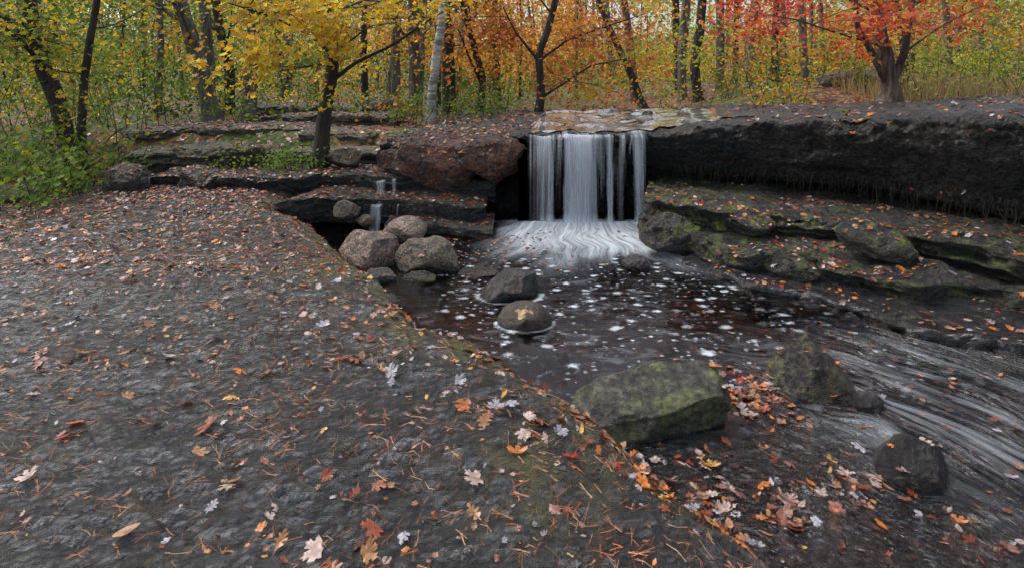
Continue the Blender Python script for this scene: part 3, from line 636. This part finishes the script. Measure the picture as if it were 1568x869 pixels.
cascade('c',-0.35,0.1,7.80,0.6,-0.3,0,0.02,lambda s:0.32+0.08*np.sin(s*30),1,51,wf4)
cascade('c',1.9,3.0,7.50,0.5,0.05,0,0.02,lambda s:0.27+0.08*np.sin(s*37),1,57,wf4)
# upstream water sheet on top of ledge
xs2=np.linspace(0.1,4.2,80);ys2=np.linspace(7.95,14,90)
X,Y=np.meshgrid(xs2,ys2);x=X.ravel();y=Y.ravel();x=x+(y-8)*0.12
zu=[]
for a,b in zip(x,y):
    p,_=drop(float(a),float(b),3);zu.append(p.z)
zu=np.array(zu).reshape(len(ys2),len(xs2))
for k in range(8):
    zu[1:-1,1:-1]=(zu[:-2,1:-1]+zu[2:,1:-1]+zu[1:-1,:-2]+zu[1:-1,2:]+zu[1:-1,1:-1])/5
tw=NT('shallow_water');co=tw.co();nn_=tw.noise(tw.scale(co,(3,0.9,1)),1,6,0.6)
M_up=tw.fin(tw.pr(Base_Color=tw.mix(tw.mr(nn_,0.38,0.70),(0.07,0.07,0.075),(0.42,0.46,0.50)),Roughness=0.12,Coat_Weight=1.0,Coat_IOR=1.6,Normal=tw.bump(nn_,0.4,0.03)))
edge=0.045*sst(0.0,0.25,(X-0.1))*sst(4.2,2.6,X)-0.018
mk('stream_water',np.stack([x,y,(zu+edge).ravel()],1),gridF(len(ys2),len(xs2)),M_up)
# ---------------------------------------------------------------- tubes / trees
class TB:
    def __init__(s): s.V=[];s.F=[];s.o=0
    def tube(s,P,Rr,k=8):
        P=np.asarray(P,float);Rr=np.asarray(Rr,float);n=len(P)
        t=np.gradient(P,axis=0);t/=np.linalg.norm(t,axis=1)[:,None]+1e-9
        ref=np.array([1.,0,0]) if abs(t[0,0])<0.8 else np.array([0,1.,0])
        u=np.cross(t,ref);u/=np.linalg.norm(u,axis=1)[:,None]+1e-9;v=np.cross(t,u)
        a=np.arange(k)*2*math.pi/k
        V=P[:,None,:]+Rr[:,None,None]*(np.cos(a)[None,:,None]*u[:,None,:]+np.sin(a)[None,:,None]*v[:,None,:])
        s.V.append(V.reshape(-1,3));i=np.arange((n-1)*k).reshape(n-1,k);j=np.roll(i,-1,1)
        s.F.append(np.stack([i.ravel(),j.ravel(),(j+k).ravel(),(i+k).ravel()],1)+s.o);s.o+=n*k
    def obj(s,name,mat,parent=None): return mk(name,np.concatenate(s.V),np.concatenate(s.F),mat,parent=parent)
def spline(pts,n):
    P=np.array(pts,float);L=np.concatenate([[0],np.cumsum(np.linalg.norm(np.diff(P,axis=0),axis=1))]);q=np.linspace(0,L[-1],n)
    C=np.stack([np.interp(q,L,P[:,k]) for k in range(3)],1);kw=max(3,n//7)|1
    for k in range(3): C[:,k]=np.convolve(np.pad(C[:,k],kw//2,'edge'),np.ones(kw)/kw,'valid')
    C[0]=P[0];C[-1]=P[-1];return C
def branch(tb,p,d,L,r,depth,tips,wig=0.25,up=0.08,sides=6):
    n=9;P=[np.array(p,float)];d=np.array(d,float);d/=np.linalg.norm(d)
    for i in range(n-1):
        d=d+rng.normal(size=3)*wig*0.35+np.array([0,0,up]);d/=np.linalg.norm(d);P.append(P[-1]+d*L/(n-1))
    P=np.array(P);tb.tube(P,np.linspace(r,r*0.3,n),sides)
    if depth<=0: tips.extend([P[k] for k in (3,5,7,8)]);return
    for k in range(rng.integers(3,6)):
        q=rng.integers(2,n);dd=d+rng.normal(size=3)*0.8;dd[2]=dd[2]*0.6+0.1
        branch(tb,P[q],dd,L*rng.uniform(.4,.65),r*0.5,depth-1,tips,wig,up,max(4,sides-1))
def cloud(centres,n,spread,size,cols,flat=0.6):
    c=np.asarray(centres);m=len(c)*n
    ci=np.repeat(np.arange(len(c)),n)
    sp=np.asarray(spread)*np.ones(len(c))
    off=rng.normal(size=(m,3))*sp[ci][:,None]*np.array([1,1,flat])
    p=c[ci]+off
    sz=np.asarray(size)*np.ones(len(c));s=sz[ci]*rng.uniform(.6,1.25,m)
    nr=rng.normal(size=(m,3))+np.array([0,-0.35,0.6]);nr/=np.linalg.norm(nr,axis=1)[:,None]
    t=np.cross(nr,rng.normal(size=(m,3)));t/=np.linalg.norm(t,axis=1)[:,None]+1e-9;b=np.cross(nr,t)
    V=np.stack([p-t*s[:,None]*.5,p+b*s[:,None]*.36-t*s[:,None]*0.05,p+t*s[:,None]*.55,p-b*s[:,None]*.36-t*s[:,None]*0.05],1).reshape(-1,3)
    F=np.arange(m*4).reshape(m,4)
    cc=np.asarray(cols)[ci]*rng.uniform(.6,1.35,(m,1))*(1+rng.normal(size=(m,3))*0.08)
    C=np.concatenate([np.repeat(cc,4,0),np.ones((m*4,1))],1)
    return V,F,np.clip(C,0,0.95)
GREEN=(0.13,0.21,0.03);YG=(0.34,0.38,0.04);YEL=(0.74,0.50,0.04);GOLD=(0.72,0.38,0.04);ORG=(0.74,0.26,0.04);RUST=(0.46,0.13,0.04);RED=(0.70,0.075,0.04);TAN=(0.45,0.32,0.15);DG=(0.06,0.10,0.02)
def W(u,v,Y): return np.array([(u-784)/871*Y,Y,1.5-(v-130)/871*Y])
def leafy(tips,n,spread,size,cols,parent,name='foliage'):
    L=[];
    for tp in tips:
        for k in range(n):
            c=np.array(cols[rng.integers(len(cols))])*rng.uniform(.7,1.25)
            p=tp+rng.normal(size=3)*spread
            L.append((p,(rng.normal()*.7,rng.normal()*.7-0.3,0.7),rng.uniform(0,6.28),size*rng.uniform(.6,1.2),c,0))
    V,F,C=place(L,TF);return mk(name,V,F,M_fol,smooth=False,attrs={'Col':('FLOAT_COLOR',np.clip(C,0,0.95))},parent=parent)
def tree(name,pts,r0,r1,mat,limbs=(),cols=None,nleaf=30,spread=0.22,size=0.09,autob=0,sides=12,bl=(.5,1.0)):
    e=emp(name);tb=TB();P=spline(pts,34)
    Rr=np.linspace(r0,r1,34)*(1+0.08*fbm(np.arange(34)*0.4,0,0,int(abs(pts[0][0])*10),2,1));Rr[:5]*=np.array([1.5,1.28,1.15,1.08,1.03])
    P=P+np.stack([0.03*fbm(np.arange(34)*0.35,0,0,3,2,1),0*P[:,0],0*P[:,0]],1)*(np.arange(34)>0)[:,None]
    tb.tube(P,Rr,sides);tips=[]
    for lm in limbs:
        Q=spline(lm[0],22);tb.tube(Q,np.linspace(lm[1],lm[2],22),8)
        for k in range(lm[3]):
            q=Q[rng.integers(6,22)];d=rng.normal(size=3);d[2]=abs(d[2])*0.3-0.15
            branch(tb,q,d,rng.uniform(*bl),lm[2]*0.7+0.003,1,tips,up=-0.03,sides=5)
    for k in range(autob):
        q=P[rng.integers(12,34)];d=rng.normal(size=3);d[2]=abs(d[2])*0.5
        branch(tb,q,d,rng.uniform(.9,2.0),r1*0.4,1,tips,sides=5)
    tb.obj('trunk',mat,e)
    if cols and tips: leafy(tips,nleaf,spread,size,cols,e)
    return e
g=lambda x,y:float(gz(np.array([x]),np.array([y]))[0])
BY=(0.86,0.60,0.05)
ym=[W(490,255,9.0),W(492,200,9.0),W(502,140,9.05),W(512,80,9.1),W(502,10,9.2),W(485,-90,9.3),W(480,-250,9.4)]
lim=[([W(507,125,9.1),W(545,95,9.0),W(600,70,8.8),W(650,35,8.6),W(700,5,8.4)],0.035,0.010,1),
     ([W(512,85,9.1),W(470,50,8.6),W(415,25,7.9),W(350,5,7.2)],0.03,0.008,5),
     ([W(508,60,9.1),W(490,20,8.4),W(430,-10,7.6),W(370,-20,7.0)],0.03,0.008,5),
     ([W(510,95,9.1),W(480,100,8.6),W(450,105,8.1),W(425,110,7.7)],0.02,0.006,4),
     ([W(512,80,9.1),W(540,60,8.6),W(565,40,8.1),W(600,35,7.7)],0.02,0.006,4),
     ([W(505,20,9.2),W(560,0,8.6),W(610,5,8.0)],0.025,0.008,4)]
tree('maple_tree',ym,0.11,0.085,M_bark,lim,[BY,BY,YEL,GOLD,(0.72,0.66,0.08)],nleaf=7,spread=0.11,size=0.09,autob=0,bl=(.6,1.3))
tree('oak_tree',[W(112,262,9.6),W(90,160,9.6),W(60,90,9.6),W(45,20,9.6),W(30,-150,9.6)],0.13,0.10,M_bark,[([W(75,110,9.6),W(40,70,9.2),W(-20,20,8.8)],0.05,0.02,6)],[YEL,YG,YG,GREEN],nleaf=9,spread=0.2,size=0.09,autob=6)
tree('sapling_tree',[W(125,265,9.3),W(124,180,9.3),W(132,90,9.3),W(148,0,9.3),W(155,-120,9.3)],0.07,0.04,M_bark,(),[YG,YEL],nleaf=9,spread=0.2,size=0.08,autob=5)
tree('oak_tree',[W(326,188,12.5),W(312,120,12.5),W(290,50,12.5),W(270,-10,12.5),W(250,-120,12.5)],0.17,0.13,M_barkg,(),[YG,YEL,GREEN],nleaf=10,spread=0.3,size=0.10,autob=5)
tree('oak_tree',[W(322,185,14),W(318,80,14),W(312,0,14),W(300,-120,14)],0.14,0.12,M_barkg)
tree('oak_tree',[W(350,175,15),W(352,110,15),W(335,40,15),W(322,-60,15)],0.13,0.10,M_bark,(),[YG,GREEN],nleaf=10,spread=.3,size=.1,autob=5)
tree('oak_tree',[W(380,185,13),W(383,110,13),W(388,30,13),W(392,-100,13)],0.15,0.12,M_barkg)
tree('oak_tree',[W(635,178,14.5),W(634,90,14.5),W(632,20,14.5),W(630,-100,14.5)],0.15,0.13,M_barkg,(),[ORG,GREEN],nleaf=9,spread=.3,size=.1,autob=4)
tree('oak_tree',[W(606,175,15.5),W(605,60,15.5),W(604,-80,15.5)],0.13,0.11,M_barkg)
tree('oak_tree',[W(688,188,13.5),W(686,90,13.5),W(682,0,13.5),W(684,-100,13.5)],0.16,0.13,M_bark,(),[ORG,RUST],nleaf=9,spread=.3,size=.1,autob=4)
tree('birch_tree',[W(658,196,11.5),W(662,130,11.5),W(672,60,11.5),W(680,0,11.5),W(690,-120,11.5)],0.10,0.08,M_birch)
tree('maple_tree',[W(732,195,13),W(740,120,13),W(722,60,13),W(705,0,13),W(695,-100,13)],0.085,0.055,M_bark,[([W(738,130,13),W(715,80,12.8),W(700,40,12.6)],0.04,0.015,3)],[ORG,ORG,GOLD,RUST],nleaf=9,spread=.35,size=.1,autob=6)
tree('maple_tree',[W(820,188,12),W(830,140,12),W(822,90,12),W(840,40,12),W(855,-20,12),W(865,-120,12)],0.09,0.055,M_bark,
   [([W(828,150,12),W(860,130,11.9),W(905,100,11.8),W(960,90,11.6)],0.03,0.010,5),([W(823,95,12),W(870,60,11.9),W(930,40,11.8),W(990,20,11.6)],0.03,0.010,6),([W(822,90,12),W(790,50,11.9),W(770,10,11.8)],0.035,0.010,5)],[ORG,RUST,ORG,GOLD,(0.6,0.14,0.06)],nleaf=8,spread=.25,size=.085,autob=4,bl=(.6,1.4))
tree('oak_tree',[W(1045,172,15),W(1043,90,15),W(1050,10,15),W(1055,-90,15)],0.13,0.11,M_barkg,(),[YG,GOLD],nleaf=9,spread=.3,size=.1,autob=4)
tree('oak_tree',[W(1070,165,14),W(1062,100,14),W(1072,40,14),W(1080,-90,14)],0.12,0.10,M_bark)
tree('oak_tree',[W(985,168,15),W(965,110,15),W(940,60,15),W(915,0,15)],0.11,0.07,M_bark)
tree('oak_tree',[W(1100,165,15.5),W(1103,80,15.5),W(1100,-80,15.5)],0.12,0.10,M_barkg)
tree('oak_tree',[W(1235,160,15),W(1230,80,15),W(1222,-80,15)],0.11,0.09,M_barkg)
tree('oak_tree',[W(1180,160,16),W(1186,80,16),W(1190,-80,16)],0.10,0.08,M_bark)
tree('oak_tree',[W(560,180,15),W(556,80,15),W(562,-80,15)],0.10,0.08,M_bark)
tree('oak_tree',[W(240,180,14),W(246,80,14),W(240,-80,14)],0.09,0.07,M_barkg)
rm=[W(1362,158,9.6),W(1362,120,9.6),W(1348,60,9.6),W(1338,10,9.6),W(1325,-120,9.6)]
M_barkr=bark_mat('red_grey_bark',(0.035,0.02,0.015),(0.17,0.12,0.10))
tree('red_maple_tree',rm,0.14,0.08,M_barkr,[([W(1358,130,9.6),W(1335,80,9.5),W(1312,40,9.4),W(1308,-20,9.3)],0.065,0.035,1),
   ([W(1366,130,9.6),W(1385,80,9.5),W(1392,30,9.4),W(1402,-30,9.3)],0.07,0.045,1),
   ([W(1350,70,9.6),W(1280,50,9.2),W(1220,30,8.9),W(1160,20,8.8)],0.022,0.007,9),
   ([W(1342,20,9.6),W(1280,-10,9.2),W(1230,-30,9.0)],0.022,0.007,7),
   ([W(1385,80,9.5),W(1440,40,9.3),W(1500,10,9.2)],0.02,0.007,3)],[RED,RED,ORG,(0.68,0.15,0.07),(0.75,0.38,0.08)],nleaf=6,spread=.14,size=.075,autob=1,bl=(.5,1.2))
tb=TB();tb2=TB()
for i in range(190):
    yy=rng.uniform(17,70);xx=rng.uniform(-1.05,1.05)*yy
    if abs(xx-1)<1.5 and yy<22:continue
    r=rng.uniform(.06,.18);h=rng.uniform(9,16);b=np.array([xx,yy,g(xx,yy)-0.2]);ln=rng.normal(size=2)*0.9
    P=spline([b,b+np.array([ln[0]*.2+rng.normal()*.15,ln[1]*.2,h*.3]),b+np.array([ln[0]*.6,ln[1]*.6,h*.65]),b+np.array([ln[0],ln[1],h])],14)
    (tb if i%3==0 else tb2).tube(P,np.linspace(r,r*.35,14),7)
    for k in range(4):
        q=P[rng.integers(3,12)];d=rng.normal(size=3);d[2]=abs(d[2])*.5;tt=[];branch(tb if i%3==0 else tb2,q,d,rng.uniform(1,3),r*.25,0,tt,sides=4)
tb.obj('distant_tree_trunks',M_bark);tb2.obj('distant_tree_trunks',M_barkg)
def region(xr,zr):
    u=xr*871+784
    if u<190: return [YG,YG,GREEN,YEL,GREEN,DG]
    if u<350: return [YG,GOLD,YG,GREEN,DG,GREEN]
    if u<560: return [YG,GREEN,YEL,DG,GREEN,GREEN]
    if u<690: return [GREEN,ORG,YG,GOLD,GREEN,DG]
    if u<960: return [ORG,ORG,GOLD,RUST,GOLD,YG] if zr>0.02 else [GREEN,YG,ORG,GOLD,YG,GREEN]
    if u<1140: return [YG,GOLD,TAN,YEL,GREEN,YG]
    if u<1420: return [YG,ORG,RED,GOLD,ORG,YG] if zr>0.05 else [GREEN,YG,GREEN,YEL,RUST]
    return [YG,YEL,GREEN,TAN,YG,ORG]
cs=[];sp=[];sz=[];cl=[]
for i in range(4100):
    k=rng.random();yy=12.0+58*k**1.35
    xr=rng.uniform(-1.08,1.08);xx=xr*yy
    gg=g(xx,yy)
    top=1.5+0.16*yy+1.5
    zz=gg+(top-gg)*rng.random()**1.05+0.12
    if yy<17 and rng.random()<0.72 and zz>1.3: continue
    if yy<16 and -0.2<xr<0.45 and zz<1.6+0.02*yy: continue
    zr=(zz-1.5)/yy
    u=xr*871+784
    if zr>0.07 and yy>18 and rng.random()<(0.72 if 880<u<1250 else 0.3): continue
    pal=region(xr+rng.normal()*0.03,zr)
    ci=int((vn(xx*0.28,yy*0.28,zz*0.35,91)*0.5+0.5)*len(pal)*1.6+rng.normal()*0.5)%len(pal)
    c=np.array(pal[ci])
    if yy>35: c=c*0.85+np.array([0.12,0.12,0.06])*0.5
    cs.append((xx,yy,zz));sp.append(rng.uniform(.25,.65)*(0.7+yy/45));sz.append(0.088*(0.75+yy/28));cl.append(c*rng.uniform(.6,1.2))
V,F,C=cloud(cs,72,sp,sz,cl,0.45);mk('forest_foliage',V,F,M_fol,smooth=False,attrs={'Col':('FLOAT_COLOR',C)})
cs=[];sp=[];sz=[];cl=[]
for i in range(760):
    yy=rng.uniform(72,120);xr=rng.uniform(-1.2,1.2);xx=xr*yy;zz=g(xx,yy)+rng.uniform(0,1)*(0.16*yy)
    u=xr*871+784
    if zz>1.5+0.09*yy and rng.random()<(0.85 if 880<u<1250 else 0.5):continue
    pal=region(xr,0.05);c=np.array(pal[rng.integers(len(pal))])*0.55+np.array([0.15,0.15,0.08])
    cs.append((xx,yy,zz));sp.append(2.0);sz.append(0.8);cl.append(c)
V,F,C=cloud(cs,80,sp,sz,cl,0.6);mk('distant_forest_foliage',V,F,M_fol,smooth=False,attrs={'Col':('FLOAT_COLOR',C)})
def shrub(name,n,x0,x1,y0,y1,h,cols,size=0.07,leaves=26,spread=.09):
    e=emp(name);tb=TB();tips=[]
    for i in range(n):
        xx=rng.uniform(x0,x1);yy=rng.uniform(y0,y1);p,_=drop(xx,yy,4)
        if p is None:continue
        hh=h*rng.uniform(.4,1.1);d=np.array([rng.normal()*.3,rng.normal()*.3,1.0])
        nb=7;P=[np.array(p)];
        for k in range(nb):
            d=d+rng.normal(size=3)*.12;d/=np.linalg.norm(d);P.append(P[-1]+d*hh/nb)
        tb.tube(P,np.linspace(.008,.003,nb+1),4)
        for k in range(1,nb+1):
            if rng.random()<.8:tips.append(P[k]+rng.normal(size=3)*0.06*hh)
    tb.obj('stems',M_bark,e);leafy(tips,max(2,leaves//7),spread,size,cols,e)
G2=(0.16,0.28,0.035);G3=(0.23,0.35,0.05)
shrub('green_shrub',110,-8.8,-5.7,6.7,9.0,0.8,[G2,G3,G2,YG,GREEN],leaves=42)
shrub('yellow_shrub',85,-10,-6.4,8.0,11.5,2.2,[YG,YEL,G3,GREEN],leaves=42,spread=.14,size=.08)
shrub('green_shrub',16,-3.7,-2.9,8.6,9.2,0.4,[G2,G3],leaves=30,size=.05)
shrub('yellow_shrub',14,4.6,5.6,10.5,11.5,0.6,[YEL,YG,GOLD],leaves=40)
shrub('green_shrub',80,7.2,11,9.2,12.5,1.3,[YG,GREEN,TAN,YG],leaves=36)
shrub('green_shrub',40,-2.5,0.0,11,13.5,0.9,[GREEN,YG,G2],leaves=42)
shrub('yellow_shrub',35,-7.5,-3,12,15,1.0,[YG,GREEN,GOLD,G2],leaves=36)
shrub('yellow_shrub',40,2.5,7.0,11.5,15,1.2,[YG,GREEN,GOLD],leaves=42)
shrub('fern',20,-4.6,-3.6,8.7,9.2,0.22,[G3],leaves=24,size=.05)
gv=[];gf=[];gc=[];o=0
for i in range(2600):
    xx=rng.uniform(6.6,11);yy=rng.uniform(8.6,12);p,_=drop(xx,yy,4)
    hh=rng.uniform(.15,.5);a=rng.uniform(0,6.28);bx_,by_=rng.normal()*hh*.35,rng.normal()*hh*.35;w=.008
    q=np.array(p);dx=np.array([math.cos(a)*w,math.sin(a)*w,0])
    gv+= [q-dx,q+dx,q+dx*.7+np.array([bx_*.3,by_*.3,hh*.6]),q-dx*.7+np.array([bx_*.3,by_*.3,hh*.6]),q+np.array([bx_,by_,hh]),q+np.array([bx_,by_,hh])+dx*.2]
    c=np.array((0.36,0.27,0.12))*rng.uniform(.6,1.3);gc+=[(*c,1)]*6
    gf+=[(o,o+1,o+2,o+3),(o+3,o+2,o+5,o+4)];o+=6
mk('dry_grass',gv,gf,M_fol,attrs={'Col':('FLOAT_COLOR',np.array(gc))})
tb=TB()
for i in range(420):
    s=rng.random();
    x=np.interp(s,[0,.25,.6,1],[2.0,2.7,4.0,5.2]);y=np.interp(s,[0,.25,.6,1],[7.85,7.55,6.6,4.95])
    inn=rng.uniform(0.05,0.3);z0=np.interp(s,[0,.25,.6,1],[.38,.34,.34,.24])+rng.uniform(0,.12)
    L=rng.uniform(.05,.28);P=[np.array([x+inn*.7,y+inn*.7,z0])]
    for k in range(5):P.append(P[-1]+np.array([rng.normal()*.012,rng.normal()*.012,-L/5]))
    tb.tube(P,np.linspace(.004,.0015,6),3)
tb.obj('hanging_roots',M_bark)
# ---------------------------------------------------------------- world, sun, camera
w=bpy.data.worlds.new("World");scene.world=w;w.use_nodes=True;nt=w.node_tree
bg=nt.nodes['Background'];sky=nt.nodes.new('ShaderNodeTexSky');sky.sky_type='NISHITA';sky.sun_disc=False
el,az=math.radians(58),math.radians(-60)
sky.sun_elevation=el;sky.sun_rotation=az;sky.dust_density=5.0;sky.air_density=1.2
hs=nt.nodes.new('ShaderNodeHueSaturation');hs.inputs['Saturation'].default_value=0.55;hs.inputs['Value'].default_value=1.65
nt.links.new(sky.outputs[0],hs.inputs['Color']);nt.links.new(hs.outputs[0],bg.inputs[0]);bg.inputs[1].default_value=0.15
sl=bpy.data.lights.new('sun','SUN');sl.energy=1.2;sl.angle=math.radians(25);sl.color=(1,0.95,0.87)
so=bpy.data.objects.new('sun',sl);scene.collection.objects.link(so)
dv=Vector((math.sin(az)*math.cos(el),math.cos(az)*math.cos(el),math.sin(el)));so.rotation_euler=(-dv).to_track_quat('-Z','Y').to_euler()
cam=bpy.data.cameras.new('camera');co=bpy.data.objects.new('camera',cam);scene.collection.objects.link(co);scene.camera=co
co.location=(0,0,1.5);co.rotation_euler=(math.radians(90),0,0);cam.lens=20;cam.sensor_width=36;cam.shift_y=-0.194;cam.clip_end=1500;cam.clip_start=0.05
scene.view_settings.view_transform='Standard';scene.view_settings.look='None';scene.view_settings.exposure=0
